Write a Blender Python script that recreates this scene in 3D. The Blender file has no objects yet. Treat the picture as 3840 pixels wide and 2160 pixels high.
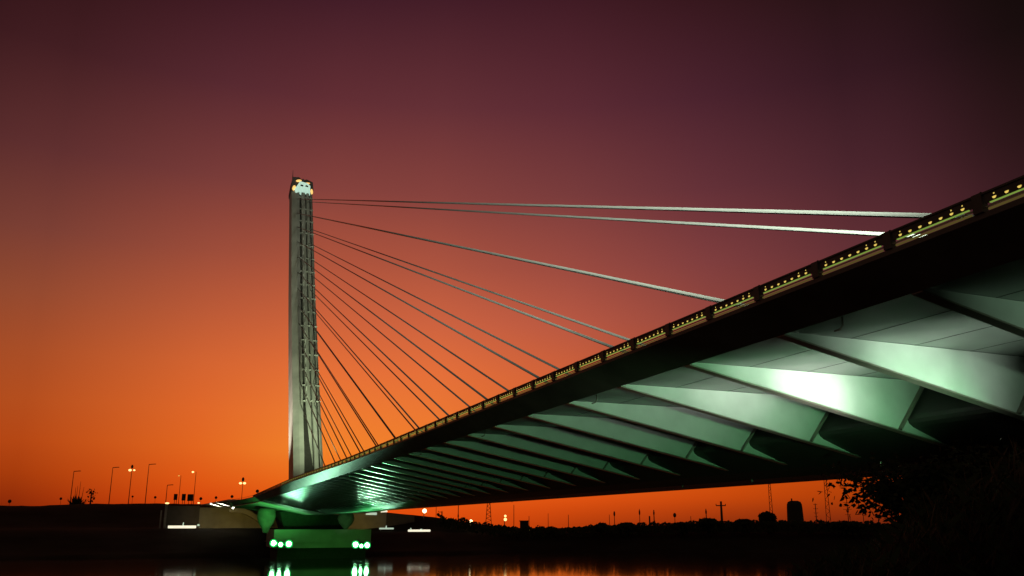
import bpy, math, random
from mathutils import Vector, Matrix, noise
random.seed(7)
C = bpy.context.scene.collection
WATER = -7.5            # the camera stands at z = 0, the river lies 7.5 m lower
# ------------------------------------------------------------------ camera
FPX, HOR, PX, PY = 3000.0, 700.0, 1920.0, 1265.0
TH = math.atan(1213.0/math.hypot(FPX, HOR)); PI_ = math.atan(HOR/FPX)
F = Vector((math.sin(TH)*math.cos(PI_), math.cos(TH)*math.cos(PI_), math.sin(PI_)))
R = Vector((math.cos(TH), -math.sin(TH), 0)); U = R.cross(F)
cam = bpy.data.cameras.new("camera"); co = bpy.data.objects.new("camera", cam); C.objects.link(co)
co.matrix_world = Matrix(((R.x, U.x, -F.x, 0), (R.y, U.y, -F.y, 0), (R.z, U.z, -F.z, 0), (0, 0, 0, 1)))
cam.sensor_width = 36; cam.lens = 36*FPX/3840; cam.shift_y = 185/3840.0
cam.clip_start = .05; cam.clip_end = 9000
bpy.context.scene.camera = co
def at(x, y, r):
    """point r metres away (horizontally) along the sight line of a photo pixel"""
    v = F*FPX+R*(x-PX)+U*(PY-y); return v*(r/math.hypot(v.x, v.y))
# ------------------------------------------------------------------ materials
def lin(c):
    return tuple((v/255/12.92 if v/255 <= .04045 else ((v/255+.055)/1.055)**2.4) for v in c)
def mat(name, col, rough=.6, metal=0., var=.25, scale=1.5, bump=0., spec=.5):
    m = bpy.data.materials.new(name); m.use_nodes = True; n = m.node_tree.nodes; l = m.node_tree.links
    b = n['Principled BSDF']; b.inputs['Roughness'].default_value = rough; b.inputs['Metallic'].default_value = metal
    b.inputs['Specular IOR Level'].default_value = spec
    tc = n.new('ShaderNodeTexCoord'); nz = n.new('ShaderNodeTexNoise'); nz.inputs['Scale'].default_value = scale
    nz.inputs['Detail'].default_value = 6; l.new(tc.outputs['Object'], nz.inputs['Vector'])
    r = n.new('ShaderNodeValToRGB'); l.new(nz.outputs['Fac'], r.inputs[0])
    r.color_ramp.elements[0].position = .3; r.color_ramp.elements[1].position = .7
    r.color_ramp.elements[0].color = (*[c*(1-var) for c in col], 1); r.color_ramp.elements[1].color = (*[min(1, c*(1+var)) for c in col], 1)
    l.new(r.outputs[0], b.inputs['Base Color'])
    if bump:
        bp = n.new('ShaderNodeBump'); bp.inputs['Strength'].default_value = bump; bp.inputs['Distance'].default_value = .05
        n2 = n.new('ShaderNodeTexNoise'); n2.inputs['Scale'].default_value = scale*6; l.new(tc.outputs['Object'], n2.inputs['Vector'])
        l.new(n2.outputs['Fac'], bp.inputs['Height']); l.new(bp.outputs[0], b.inputs['Normal'])
    return m
def emit(name, col, s):
    m = bpy.data.materials.new(name); m.use_nodes = True; n = m.node_tree.nodes
    b = n['Principled BSDF']; b.inputs['Base Color'].default_value = (*[min(1, c) for c in col], 1)
    b.inputs['Emission Color'].default_value = (*col, 1); b.inputs['Emission Strength'].default_value = s
    return m
M = dict(
    steel=mat('painted_steel', (.55, .57, .54), .38, var=.10, scale=.9),
    flange=mat('flange_steel', (.32, .28, .24), .38, .55, var=.12, scale=.8),
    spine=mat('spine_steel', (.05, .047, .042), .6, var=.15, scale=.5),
    soffit=mat('deck_soffit', (.27, .285, .265), .55, var=.1, scale=.4),
    fascia=mat('edge_beam', (.17, .15, .13), .55, var=.25, scale=.7, spec=.3),
    rail=mat('rail_steel', (.10, .09, .075), .5, var=.15),
    railpale=mat('rail_tube', (.5, .48, .36), .4, var=.08),
    seam=mat('seam', (.06, .06, .055), .8),
    concrete=mat('concrete', (.34, .32, .27), .75, var=.16, scale=.35, bump=.3),
    belly=mat('belly_concrete', (.42, .42, .38), .42, var=.1, scale=.3),
    mast=mat('mast_steel', (.42, .41, .35), .5, var=.22, scale=.25),
    column=mat('column_concrete', (.15, .16, .12), .8, var=.3, scale=.8),
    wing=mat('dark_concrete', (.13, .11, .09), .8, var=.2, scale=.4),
    dark=mat('dark_matte', (.03, .026, .02), .9),
    cable=mat('cable_sheath', (.17, .165, .15), .35, var=.05),
    asphalt=mat('asphalt', (.05, .05, .05), .9),
    pole=mat('pole_steel', (.06, .045, .04), .7),
    sign=mat('sign_back', (.05, .035, .035), .8),
    ground=mat('bank_earth', (.026, .02, .014), 1., var=.4, scale=.08, spec=.1),
    bark=mat('bark', (.04, .03, .02), .9, var=.3, scale=12),
    leaf=mat('leaves', (.035, .045, .02), .8, var=.5, scale=3, spec=.1),
    agave=mat('agave_leaves', (.05, .055, .03), .8, var=.4, scale=1),
    building=mat('building_wall', (.04, .032, .026), .9, var=.2),
    lens=emit('green_lens', (.35, 1., .48), 60.),
    ring=emit('green_halo', (.02, .42, .09), 1.3),
    warm=emit('warm_lamp', (1., .78, .40), 4.),
    sodium=emit('sodium_lamp', (1., .60, .22), 2.2),
    white=emit('white_lamp', (1., .97, .78), 3.2),
    tubewhite=emit('fluorescent_tube', (1., .93, .70), 1.05),
    dimtube=emit('dim_tube', (.40, .52, .40), 1.),
    strip=emit('handrail_glow', lin((112, 140, 58)), 1.1),  # added glow that makes the rails look lit, not a real lamp
    dot=emit('yellow_glow', lin((232, 200, 96)), 1.),
    cap=emit('cap_floodlit_glow', lin((176, 208, 192)), .9),
    capwarm=emit('cap_warm_lamp', lin((245, 190, 110)), 1.1),
    bank_lamp=emit('floodlight_lens', (.8, 1., .75), 30.),
)
# ------------------------------------------------------------------ mesh helpers
class MB:
    def __init__(s): s.v, s.f, s.m, s.mi = [], [], [], 0
    def poly(s, pts):
        b = len(s.v); s.v += [tuple(p) for p in pts]; s.f.append(tuple(range(b, b+len(pts)))); s.m.append(s.mi)
    def prism(s, prof, d0, d1):
        """prof: points; d0,d1 functions mapping a profile point to its two ends"""
        n = len(prof); b = len(s.v)
        s.v += [tuple(d0(p)) for p in prof]+[tuple(d1(p)) for p in prof]
        s.f.append(tuple(range(b, b+n))[::-1]); s.f.append(tuple(range(b+n, b+2*n))); s.m += [s.mi]*2
        for i in range(n):
            j = (i+1) % n; s.f.append((b+i, b+j, b+n+j, b+n+i)); s.m.append(s.mi)
    def xz(s, prof, y0, y1): s.prism(prof, lambda p: (p[0], y0, p[1]), lambda p: (p[0], y1, p[1]))
    def box(s, x0, x1, y0, y1, z0, z1): s.xz([(x0, z0), (x1, z0), (x1, z1), (x0, z1)], y0, y1)
    def loft(s, rings, cap=True):
        n = len(rings[0]); b = len(s.v)
        for r in rings: s.v += [tuple(p) for p in r]
        for k in range(len(rings)-1):
            for i in range(n):
                j = (i+1) % n; s.f.append((b+k*n+i, b+k*n+j, b+(k+1)*n+j, b+(k+1)*n+i)); s.m.append(s.mi)
        if cap:
            s.f.append(tuple(range(b, b+n))[::-1]); s.f.append(tuple(range(b+(len(rings)-1)*n, b+len(rings)*n))); s.m += [s.mi]*2
    def strip(s, rows):
        """open grid of points"""
        n = len(rows[0]); b = len(s.v)
        for r in rows: s.v += [tuple(p) for p in r]
        for k in range(len(rows)-1):
            for i in range(n-1):
                s.f.append((b+k*n+i, b+k*n+i+1, b+(k+1)*n+i+1, b+(k+1)*n+i)); s.m.append(s.mi)
    def tube(s, pts, rad, n=8, cap=True):
        pts = [Vector(p) for p in pts]; rings = []
        rr = rad if isinstance(rad, (list, tuple)) else [rad]*len(pts)
        for i, p in enumerate(pts):
            d = (pts[min(i+1, len(pts)-1)]-pts[max(i-1, 0)]).normalized()
            a = d.orthogonal().normalized() if abs(d.z) < .99 else Vector((1, 0, 0))
            if abs(d.z) < .99:
                a = Vector((0, 0, 1)).cross(d).normalized()
            b2 = d.cross(a)
            rings.append([p+(a*math.cos(2*math.pi*k/n)+b2*math.sin(2*math.pi*k/n))*rr[i] for k in range(n)])
        s.loft(rings, cap)
    def ball(s, c, rx, ry=None, rz=None, n=10, m=6):
        ry = ry or rx; rz = rz or rx; c = Vector(c)
        rings = []
        for k in range(m+1):
            t = math.pi*(k+.04)/(m+.08); rings.append([c+Vector((rx*math.sin(t)*math.cos(2*math.pi*i/n), ry*math.sin(t)*math.sin(2*math.pi*i/n), -rz*math.cos(t))) for i in range(n)])
        s.loft(rings)
    def build(s, name, mats, parent=None, smooth=False, origin=None):
        me = bpy.data.meshes.new(name)
        o0 = Vector(origin) if origin is not None else Vector((0, 0, 0))
        me.from_pydata([tuple(Vector(v)-o0) for v in s.v], [], s.f)
        for m in (mats if isinstance(mats, (list, tuple)) else [mats]): me.materials.append(m)
        for p, i in zip(me.polygons, s.m): p.material_index = i; p.use_smooth = smooth
        import bmesh
        bm = bmesh.new(); bm.from_mesh(me); bmesh.ops.recalc_face_normals(bm, faces=bm.faces); bm.to_mesh(me); bm.free()
        o = bpy.data.objects.new(name, me); C.objects.link(o)
        if parent is not None:
            o.parent = parent; pl = WLOC.get(parent.name, Vector((0, 0, 0)))
        else: pl = Vector((0, 0, 0))
        o.location = o0-pl; WLOC[o.name] = o0
        return o
WLOC = {}
def thing(name, label, cat, loc=(0, 0, 0), group=None):
    o = bpy.data.objects.new(name, None); C.objects.link(o); o.location = loc; WLOC[o.name] = Vector(loc)
    o.empty_display_size = .5
    o['label'] = label; o['category'] = cat
    if group: o['group'] = group
    return o
def tag(o, label, cat, group=None):
    o['label'] = label; o['category'] = cat
    if group: o['group'] = group
    return o
def spot(name, loc, target, energy, col, size_deg, blend=1., rad=.3, parent=None):
    l = bpy.data.lights.new(name, 'SPOT'); l.energy = energy; l.color = col; l.spot_size = math.radians(size_deg); l.spot_blend = blend; l.shadow_soft_size = rad
    o = bpy.data.objects.new(name, l); C.objects.link(o)
    d = Vector(target)-Vector(loc)
    o.rotation_euler = d.to_track_quat('-Z', 'Y').to_euler()
    o.location = Vector(loc)
    if parent is not None: o.parent = parent; o.location = Vector(loc)-WLOC[parent.name]
    return o
def lerp(tab, t):
    if t <= tab[0][0]: return tab[0][1]
    for (a, u), (b, v) in zip(tab, tab[1:]):
        if t <= b: return u+(v-u)*(t-a)/(b-a)
    return tab[-1][1]
def sst(t): t = max(0., min(1., t)); return t*t*(3-2*t)
# ------------------------------------------------------------------ sky (dusk, after sunset)
AZ = [-20, -10, 0, 8, 16, 26, 36, 46, 58]; EL = [0, 0.8, 1.7, 3, 5, 7.5, 10.5, 14, 18, 23, 29, 36, 44]
SKY = [
[(60, 14, 5), (72, 18, 5), (88, 24, 5), (104, 32, 6), (122, 44, 9), (126, 53, 19), (122, 61, 30), (112, 63, 40), (94, 51, 43), (72, 36, 36), (50, 22, 24), (28, 10, 10), (12, 5, 5)],
[(118, 30, 6), (132, 38, 7), (148, 47, 9), (166, 59, 12), (181, 71, 20), (180, 78, 30), (169, 79, 39), (149, 75, 46), (123, 64, 50), (95, 48, 45), (66, 31, 32), (40, 15, 18), (20, 7, 9)],
[(181, 51, 9), (202, 61, 9), (215, 74, 13), (222, 87, 20), (226, 101, 31), (223, 103, 41), (211, 101, 49), (187, 91, 51), (157, 78, 54), (121, 61, 53), (87, 42, 44), (54, 22, 30), (30, 10, 17)],
[(209, 65, 10), (220, 74, 13), (229, 88, 18), (237, 109, 28), (243, 131, 42), (239, 124, 49), (229, 113, 55), (205, 100, 55), (174, 85, 56), (133, 67, 56), (98, 47, 48), (63, 28, 38), (36, 14, 26)],
[(222, 75, 12), (226, 80, 15), (231, 91, 20), (238, 111, 30), (240, 126, 42), (236, 120, 50), (229, 113, 58), (205, 100, 59), (173, 85, 58), (134, 67, 56), (100, 49, 49), (67, 30, 39), (39, 15, 29)],
[(180, 60, 11), (201, 70, 13), (221, 81, 17), (230, 97, 24), (222, 102, 34), (215, 98, 45), (205, 97, 56), (184, 89, 60), (155, 76, 58), (121, 61, 54), (92, 44, 46), (64, 28, 36), (39, 14, 24)],
[(142, 47, 12), (169, 58, 12), (197, 71, 12), (215, 82, 14), (205, 88, 28), (186, 84, 39), (164, 76, 46), (145, 71, 54), (127, 63, 55), (100, 50, 49), (75, 36, 39), (51, 22, 26), (30, 11, 14)],
[(115, 37, 13), (141, 48, 10), (166, 59, 7), (180, 66, 10), (170, 68, 20), (150, 64, 28), (124, 58, 38), (110, 54, 43), (95, 48, 46), (75, 38, 39), (53, 26, 27), (31, 16, 13), (16, 9, 6)],
[(90, 30, 10), (104, 36, 9), (116, 40, 8), (120, 42, 10), (108, 40, 16), (92, 38, 22), (78, 36, 28), (66, 32, 30), (54, 28, 29), (40, 21, 19), (24, 14, 10), (14, 9, 6), (8, 6, 4)],
]
w = bpy.data.worlds.new("World"); bpy.context.scene.world = w; w.use_nodes = True
n = w.node_tree.nodes; l = w.node_tree.links; bg = n['Background']
tc = n.new('ShaderNodeTexCoord'); sp = n.new('ShaderNodeSeparateXYZ'); l.new(tc.outputs['Generated'], sp.inputs[0])
def mth(op, a, b=None, **k):
    q = n.new('ShaderNodeMath'); q.operation = op
    for i, v in enumerate((a, b)):
        if v is None: continue
        if isinstance(v, (int, float)): q.inputs[i].default_value = v
        else: l.new(v, q.inputs[i])
    return q.outputs[0]
azn = mth('MULTIPLY', mth('ARCTAN2', sp.outputs[0], sp.outputs[1]), 57.29578)
eln = mth('MULTIPLY', mth('ARCSINE', sp.outputs[2]), 57.29578)
nz = n.new('ShaderNodeTexNoise'); nz.inputs['Scale'].default_value = 3.; l.new(tc.outputs['Generated'], nz.inputs['Vector'])
fac = mth('DIVIDE', mth('ADD', eln, mth('MULTIPLY', mth('SUBTRACT', nz.outputs['Fac'], .5), .6)), 60.)
prev = None
for k, (a, row) in enumerate(zip(AZ, SKY)):
    row = [(c[0], c[1]-(1 if e > 10 else 0), c[2]+(0, 2, 4, 4, 5, 6, 7, 6, 3)[k]*(1 if 12 < e < 33 else 0)) for e, c in zip(EL, row)]
    r = n.new('ShaderNodeValToRGB'); cr = r.color_ramp; l.new(fac, r.inputs[0])
    cr.interpolation = 'LINEAR'
    row = list(row)
    pts = [(e/60., lin(c)) for e, c in zip(EL, row)]+[(.95, (.0016, .0010, .0012))]
    cr.elements[0].position = pts[0][0]; cr.elements[0].color = (*pts[0][1], 1)
    cr.elements[1].position = pts[-1][0]; cr.elements[1].color = (*pts[-1][1], 1)
    for p_, c_ in pts[1:-1]:
        e_ = cr.elements.new(p_); e_.color = (*c_, 1)
    if prev is None: prev = r.outputs[0]
    else:
        mr = n.new('ShaderNodeMapRange'); mr.interpolation_type = 'SMOOTHSTEP' if k in (1, 8) else 'LINEAR'
        l.new(azn, mr.inputs[0]); mr.inputs[1].default_value = AZ[k-1]; mr.inputs[2].default_value = a
        mx = n.new('ShaderNodeMix'); mx.data_type = 'RGBA'; l.new(mr.outputs[0], mx.inputs[0]); l.new(prev, mx.inputs[6]); l.new(r.outputs[0], mx.inputs[7]); prev = mx.outputs[2]
# the rest of the horizon (behind the camera and far to the sides) is already night
def side(a0, a1):
    mr = n.new('ShaderNodeMapRange'); mr.interpolation_type = 'SMOOTHSTEP'; l.new(azn, mr.inputs[0]); mr.inputs[1].default_value = a0; mr.inputs[2].default_value = a1
    return mr.outputs[0]
nf = mth('MAXIMUM', side(60, 100), side(-20, -60))
mx = n.new('ShaderNodeMix'); mx.data_type = 'RGBA'; l.new(nf, mx.inputs[0]); l.new(prev, mx.inputs[6]); mx.inputs[7].default_value = (.055, .036, .026, 1)
l.new(mx.outputs[2], bg.inputs[0]); bg.inputs[1].default_value = 1.
# ------------------------------------------------------------------ terrain: one sheet around the viewpoint, river carved into it
def azel(px, py): v = at(px, py, 1.); return math.degrees(math.atan2(v.x, v.y)), v.z
SKYL = [(-60, .014), (-14.6, azel(0, 1902)[1])]+[azel(*q) for q in [(150, 1901), (300, 1895), (600, 1893), (740, 1895), (1000, 1899), (1300, 1912), (1460, 1922), (1560, 1932), (1620, 1938), (1700, 1950), (1800, 1966), (1950, 1986), (2100, 1987), (2220, 1976), (2400, 1974), (2640, 1961), (3000, 1960), (3330, 1968)]]+[(60, 0.), (180, 0.)]
RIDGE = [(-60, 350), (4, 350), (9, 300), (14, 285), (19, 264), (24, 250), (60, 250), (180, 250)]
SHORE = [(-180, 260), (-60, 250), (-5, 206), (17, 206), (22, 226), (60, 224), (180, 224)]
NEARR = [(-180, 9), (0, 7), (39, 7.), (40.3, 13), (45, 20), (46.8, 36), (60, 60), (120, 60), (179, 9)]
NEARH = [(-180, -1.7), (38.5, -1.8), (40.3, -.78), (44, -.55), (45.4, -.3), (46.8, .02), (50, .10), (75, -.25), (179, -1.7)]
CREST = [(-60, -1.25), (9.3, -1.25), (10.6, -2.4), (60, -2.4)]
def height(az, r):
    rn = lerp(NEARR, az); rs = lerp(SHORE, az); rr = lerp(RIDGE, az); hr = lerp(SKYL, az)*rr
    if r < rn:
        h = lerp(NEARH, az); h = -1.7+(h+1.7)*sst(r/11.)
        return h+.05*noise.noise(Vector((az*.3, r*.7, 0)))
    if r < rn+9: return lerp(NEARH, az)+(-10-lerp(NEARH, az))*sst((r-rn)/9.)
    if r < rs-6: return -10.
    if r < rs+4: return -10+3.2*sst((r-rs+6)/10.)
    if r < 262: 
        top = lerp(CREST, az) if az < 17 else -6.8+(min(hr, -2.4)+6.8)*sst((r-rs-4)/max(1., rr-rs-4))
        base = -6.8+(top+6.8)*sst((r-rs-4)/(247-rs)) if az < 17 else top
        return base
    if r <= rr:
        b0 = lerp(CREST, az) if az < 17 else -6.8+(min(hr, -2.4)+6.8)*sst((262-rs-4)/max(1., rr-rs-4))
        h = b0+(hr-b0)*sst((r-262)/max(4., min(rr-262, 60)))
        return h+.35*noise.noise(Vector((az*1.3, r*.05, 3)))*sst((r-262)/20)
    return hr+(-26-hr)*sst((r-rr)/2600.)-.0*r
mb = MB()
azs = [-180+6*i for i in range(24)]+[-36+.5*i for i in range(200)]+[64+6*i for i in range(20)]
rs_ = [0.5, 2, 4, 6, 7, 8.5, 10, 12, 14, 16, 18, 20, 23, 26, 30, 35, 40, 46, 53, 60, 66, 80, 120, 170, 195, 200, 203, 206, 210, 214, 218, 222, 226, 230, 236, 242, 248, 252, 256, 260, 262, 264, 268, 272, 278, 284, 292, 300, 315, 330, 345, 352, 380, 450, 600, 900, 1400, 2000, 2800]
rows = []
for r_ in rs_:
    row = []
    for a in azs+[azs[0]+360]:
        aa = a if a <= 180 else a-360; t = math.radians(a); row.append((r_*math.sin(t), r_*math.cos(t), height(aa, r_)))
    rows.append(row)
mb.strip(rows); g = mb.build('ground', M['ground'], smooth=True); g['kind'] = 'structure'
# water
wm = bpy.data.materials.new('river_water'); wm.use_nodes = True; n = wm.node_tree.nodes; l = wm.node_tree.links
b = n['Principled BSDF']; b.inputs['Base Color'].default_value = (.006, .006, .004, 1); b.inputs['Roughness'].default_value = .063; b.inputs['IOR'].default_value = 1.33
tc = n.new('ShaderNodeTexCoord'); mp = n.new('ShaderNodeMapping'); mp.inputs['Scale'].default_value = (.35, .35, .35)
l.new(tc.outputs['Object'], mp.inputs[0]); nz = n.new('ShaderNodeTexNoise'); nz.inputs['Scale'].default_value = 1.; nz.inputs['Detail'].default_value = 4
l.new(mp.outputs[0], nz.inputs['Vector']); bp = n.new('ShaderNodeBump'); bp.inputs['Strength'].default_value = .012; bp.inputs['Distance'].default_value = .1
l.new(nz.outputs['Fac'], bp.inputs['Height']); l.new(bp.outputs[0], b.inputs['Normal'])
mb = MB(); mb.poly([(-900, -300, WATER), (900, -300, WATER), (900, 262, WATER), (-900, 262, WATER)])
wo = mb.build('water', wm); wo['kind'] = 'structure'
# ------------------------------------------------------------------ the bridge
BX = 26.0
bridge = thing('cable_stayed_bridge', 'long cable-stayed bridge with one leaning mast, floodlit ribs under its deck, crossing the dark river', 'bridge', (BX, 195, -1))
def camb(y): return .38*sst((y-62)/50.)
def xe(y): return lerp([(-40, 12.0), (165, 12.0), (178, 12.0), (195, 10.9), (212, 9.1), (235, 7.0), (262, 4.6), (300, 0.)], y)
YS = [-40, 0, 40, 60, 66, 72, 78, 84, 90, 96, 102, 108, 114, 120, 140, 165, 178, 186, 195, 204, 213]
RB = 5.10     # top of the edge beam, foot of the railing
# deck slab
mb = MB()
rings = []
for y in YS:
    x = xe(y); c = camb(y); rings.append([(x+.95, y, 4.56), (39.05, y, 4.56), (39.9, y, RB+c), (x+.05, y, RB+c)])
mb.loft(rings); deck = mb.build('deck', M['soffit'], bridge)
mb = MB()
mb.strip([[(xe(y)+.4, y, RB+camb(y)+.008), (39.6, y, RB+camb(y)+.008)] for y in YS]); mb.build('roadway', M['asphalt'], deck)
# edge beam (fascia) : slanting underface from the foot of the railing in to the rib tips
mb = MB(); rings = []
for y in YS:
    x = xe(y); c = camb(y); rings.append([(x, y, RB+c), (x, y, RB-.10+c*.9), (x+.93, y, 4.44), (x+.945, y, 4.55), (x+.044, y, RB+c)])
mb.loft(rings); mb.build('edge_beam', M['fascia'], bridge)
# soffit seams
mb = MB()
for x in (15.15, 17.3, 19.3): mb.box(x-.012, x+.012, -30, 165, 4.552, 4.558)
mb.build('soffit_seam', M['seam'], deck)
# spine box
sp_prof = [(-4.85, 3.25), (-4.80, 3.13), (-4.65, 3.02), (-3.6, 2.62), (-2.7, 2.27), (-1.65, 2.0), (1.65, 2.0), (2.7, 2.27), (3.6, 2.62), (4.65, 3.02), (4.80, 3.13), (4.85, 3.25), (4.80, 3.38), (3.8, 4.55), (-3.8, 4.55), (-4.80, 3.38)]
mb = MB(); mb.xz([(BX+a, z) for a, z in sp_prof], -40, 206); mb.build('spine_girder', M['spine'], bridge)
# ribs: each a tapering web with bottom flange and a slanting stiffener
NR = 39
for k in range(-3, NR):
    y = 11.15+4*k
    mb = MB(); mb.mi = 0
    mb.xz([(12.97, 4.545), (12.97, 4.46), (23.0, 2.42), (22.4, 2.64), (21.35, 3.03), (21.2, 3.13), (21.15, 3.25), (21.2, 3.38), (22.2, 4.545)], y-.02, y+.02)
    mb.mi = 1
    def fl(x): return 4.45+(x-12.95)*(2.27-4.45)/(23.7-12.95)
    mb.xz([(12.95, fl(12.95)+.012), (12.95, fl(12.95)-.03), (23.45, fl(23.45)-.02), (23.45, fl(23.45)+.02)], y-.13, y+.13)
    rib = mb.build('rib', [M['steel'], M['flange']], bridge, origin=(12.95, y, 4.45))
    mb = MB(); p0, p1 = Vector((20.72, 0, 2.92)), Vector((22.0, 0, 4.5)); d = (p1-p0).normalized(); q = Vector((d.z, 0, -d.x))*.035
    mb.xz([((p0-q).x, (p0-q).z), ((p0+q).x, (p0+q).z), ((p1+q).x, (p1+q).z), ((p1-q).x, (p1-q).z)], y-.15, y-.021)
    mb.build('stiffener', M['flange'], rib)
# belly: smooth closed underside by the mast foot
def bl(y): return lerp([(158, (12.95, 4.45)), (178, (12.9, 4.40)), (190, (12.0, 4.42)), (200, (11.2, 4.38)), (216, (9.9, 4.30))], y) if False else None
BL = [(160, 12.95, 4.43), (172, 12.93, 4.36), (180, 12.7, 4.30), (190, 12.0, 4.28), (200, 11.2, 4.26), (214, 9.7, 4.25)]
rings = []
for y, x, z in BL:
    rings.append([(x, y, z), (x+.05, y, z+.12), (24.6, y, 2.1), (24.3, y, 1.93), (18.6, y, 3.0+.05)])
mb = MB(); mb.loft(rings); mb.build('closed_soffit', M['belly'], bridge)
# end beam + approach span
mb = MB()
mb.loft([[(xe(213)+.0, 213.1, 5.5), (xe(213)+.5, 213.1, 4.22), (24.4, 213.1, 1.9), (46, 213.1, 3.0), (46, 213.1, 5.5)], [(xe(216), 216, 5.5), (xe(216)+.5, 216, 4.3), (24.4, 216, 2.4), (46, 216, 3.2), (46, 216, 5.5)]])
mb.build('end_beam', M['concrete'], bridge)
mb = MB(); rings = []
for y in (216.1, 230, 245, 262, 275):
    x = xe(y); rings.append([(x, y, 6.0), (x, y, 5.66), (x+3.0, y, 4.86), (50, y, 4.85), (50, y, 6.0)])
mb.loft(rings); mb.build('approach_span', M['belly'], bridge)
# mast
def mring(z, yf, h, D):
    pr = [(-1, D), (-1, 1.3), (-.60, .25), (-.30, 0), (-.27, .7), (-.13, .7), (-.10, 0), (.22, 0), (.26, .3), (.36, .3), (.40, 0), (.62, .05), (.66, .45), (.78, .5), (.82, .3), (1, 1.3), (1, D), (.6, D+1.4), (-.6, D+1.4)]
    return [(BX+u*h, yf+v, z) for u, v in pr]
MR = [(3.2, 193.5, 3.75, 11.5), (5.4, 195.0, 3.7, 11.3), (14.3, 200.5, 3.58, 11), (40, 217, 3.52, 10), (66.6, 233.5, 3.47, 9), (90, 246.3, 3.4, 8.3), (107.5, 255.8, 3.35, 8)]
def mlin(z, i): return lerp([(m[0], m[i]) for m in MR], z)
mb = MB(); mb.loft([mring(*m) for m in MR])
z = 31.
while z < 107:
    yf, h = mlin(z, 1), mlin(z, 2)
    for u0, u1, dy in ((-.29, -.11, .32), (.23, .39, .28), (.63, .99, .55)):
        mb.box(BX+u0*h, BX+u1*h, yf-.22+dy, yf+.6+dy, z, z+.32)
    z += 4.4+z*.008
mast = mb.build('mast', M['mast'], bridge)
# maintenance rail running up the mast's groove and small cable boxes
mb = MB()
zz = 31.
while zz < 106:
    yf, h = mlin(zz, 1), mlin(zz, 2); yf2, h2 = mlin(zz+1.6, 1), mlin(zz+1.6, 2)
    mb.box(BX-.055*h, BX-.0*h, yf-.20+.3, yf+.35, zz, zz+1.5); zz += 2.9
mb.loft([[(BX-.04*mlin(q,2), mlin(q,1)+.25, q), (BX-.015*mlin(q,2), mlin(q,1)+.25, q), (BX-.015*mlin(q,2), mlin(q,1)+.5, q), (BX-.04*mlin(q,2), mlin(q,1)+.5, q)] for q in (6.5, 14, 40, 66, 90, 107)])
mb.build('ladder_cage', M['mast'], mast)
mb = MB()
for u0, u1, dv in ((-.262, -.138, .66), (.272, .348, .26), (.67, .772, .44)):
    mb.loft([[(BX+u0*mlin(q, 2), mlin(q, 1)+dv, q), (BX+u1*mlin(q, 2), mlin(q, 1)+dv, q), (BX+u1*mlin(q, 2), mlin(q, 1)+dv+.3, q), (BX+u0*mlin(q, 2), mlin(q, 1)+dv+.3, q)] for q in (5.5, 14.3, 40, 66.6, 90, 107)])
mb.build('groove_shade', M['dark'], mast)  # dark strips put in the mast grooves as their shade
# dark wedge opening at the foot of the mast
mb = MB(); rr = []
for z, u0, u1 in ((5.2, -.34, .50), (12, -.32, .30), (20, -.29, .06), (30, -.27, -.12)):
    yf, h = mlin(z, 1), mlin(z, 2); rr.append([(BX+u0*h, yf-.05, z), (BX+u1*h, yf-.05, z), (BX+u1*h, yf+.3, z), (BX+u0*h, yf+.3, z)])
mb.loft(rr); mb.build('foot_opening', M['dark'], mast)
# mast head
zt = 107.5; yf = mlin(zt, 1); h = 3.35
mb = MB()
mb.xz([(BX-h-.15, zt+.003), (BX+h+.15, zt+.003), (BX+h+.3, zt+1.0), (BX+h-.1, zt+4.1), (BX+1.2, zt+4.8), (BX, zt+4.2), (BX-1.3, zt+5.2), (BX-h+.1, zt+5.0), (BX-h-.3, zt+1.2)], yf+.8, yf+8.5)
mb.xz([(BX-.35, zt+3.3), (BX+.35, zt+3.3), (BX+.25, zt+4.5), (BX-.25, zt+4.5)], yf+.1, yf+1.2)
head = mb.build('mast_head', M['pole'], mast)
mb = MB(); mb.tube([(BX-h+.2, yf+3, zt+4.9), (BX-h+.15, yf+3, zt+8.3)], [.16, .05], 6); mb.build('lightning_rod', M['pole'], head)
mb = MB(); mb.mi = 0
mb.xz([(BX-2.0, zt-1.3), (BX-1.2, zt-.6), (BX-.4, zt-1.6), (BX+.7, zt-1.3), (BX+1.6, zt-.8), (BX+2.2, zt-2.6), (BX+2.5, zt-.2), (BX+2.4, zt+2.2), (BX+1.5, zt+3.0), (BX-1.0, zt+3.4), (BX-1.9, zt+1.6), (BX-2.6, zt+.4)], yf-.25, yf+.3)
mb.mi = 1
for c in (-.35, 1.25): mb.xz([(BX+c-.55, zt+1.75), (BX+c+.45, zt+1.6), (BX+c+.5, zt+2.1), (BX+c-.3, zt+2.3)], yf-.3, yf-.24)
mb.build('lit_block', [M['cap'], M['dark']], head)  # uplight on the head block put in as emission
for cx, cz, rx, rz, a in ((-2.75, 1.0, .62, 1.15, .2), (3.05, .55, .5, 1.15, -.1), (-1.35, 3.75, 1.15, .5, -.25), (1.55, 3.3, .95, .33, -.1)):
    mb = MB(); mb.ball((0, 0, 0), rx*.85, .35, rz*.85); ob = mb.build('head_lamp', M['capwarm'], head, True)
    ob.location = Vector((BX+cx, yf+.45, zt+cz))-WLOC[head.name]; ob.rotation_euler = (0, a*1.0, 0)
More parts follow.
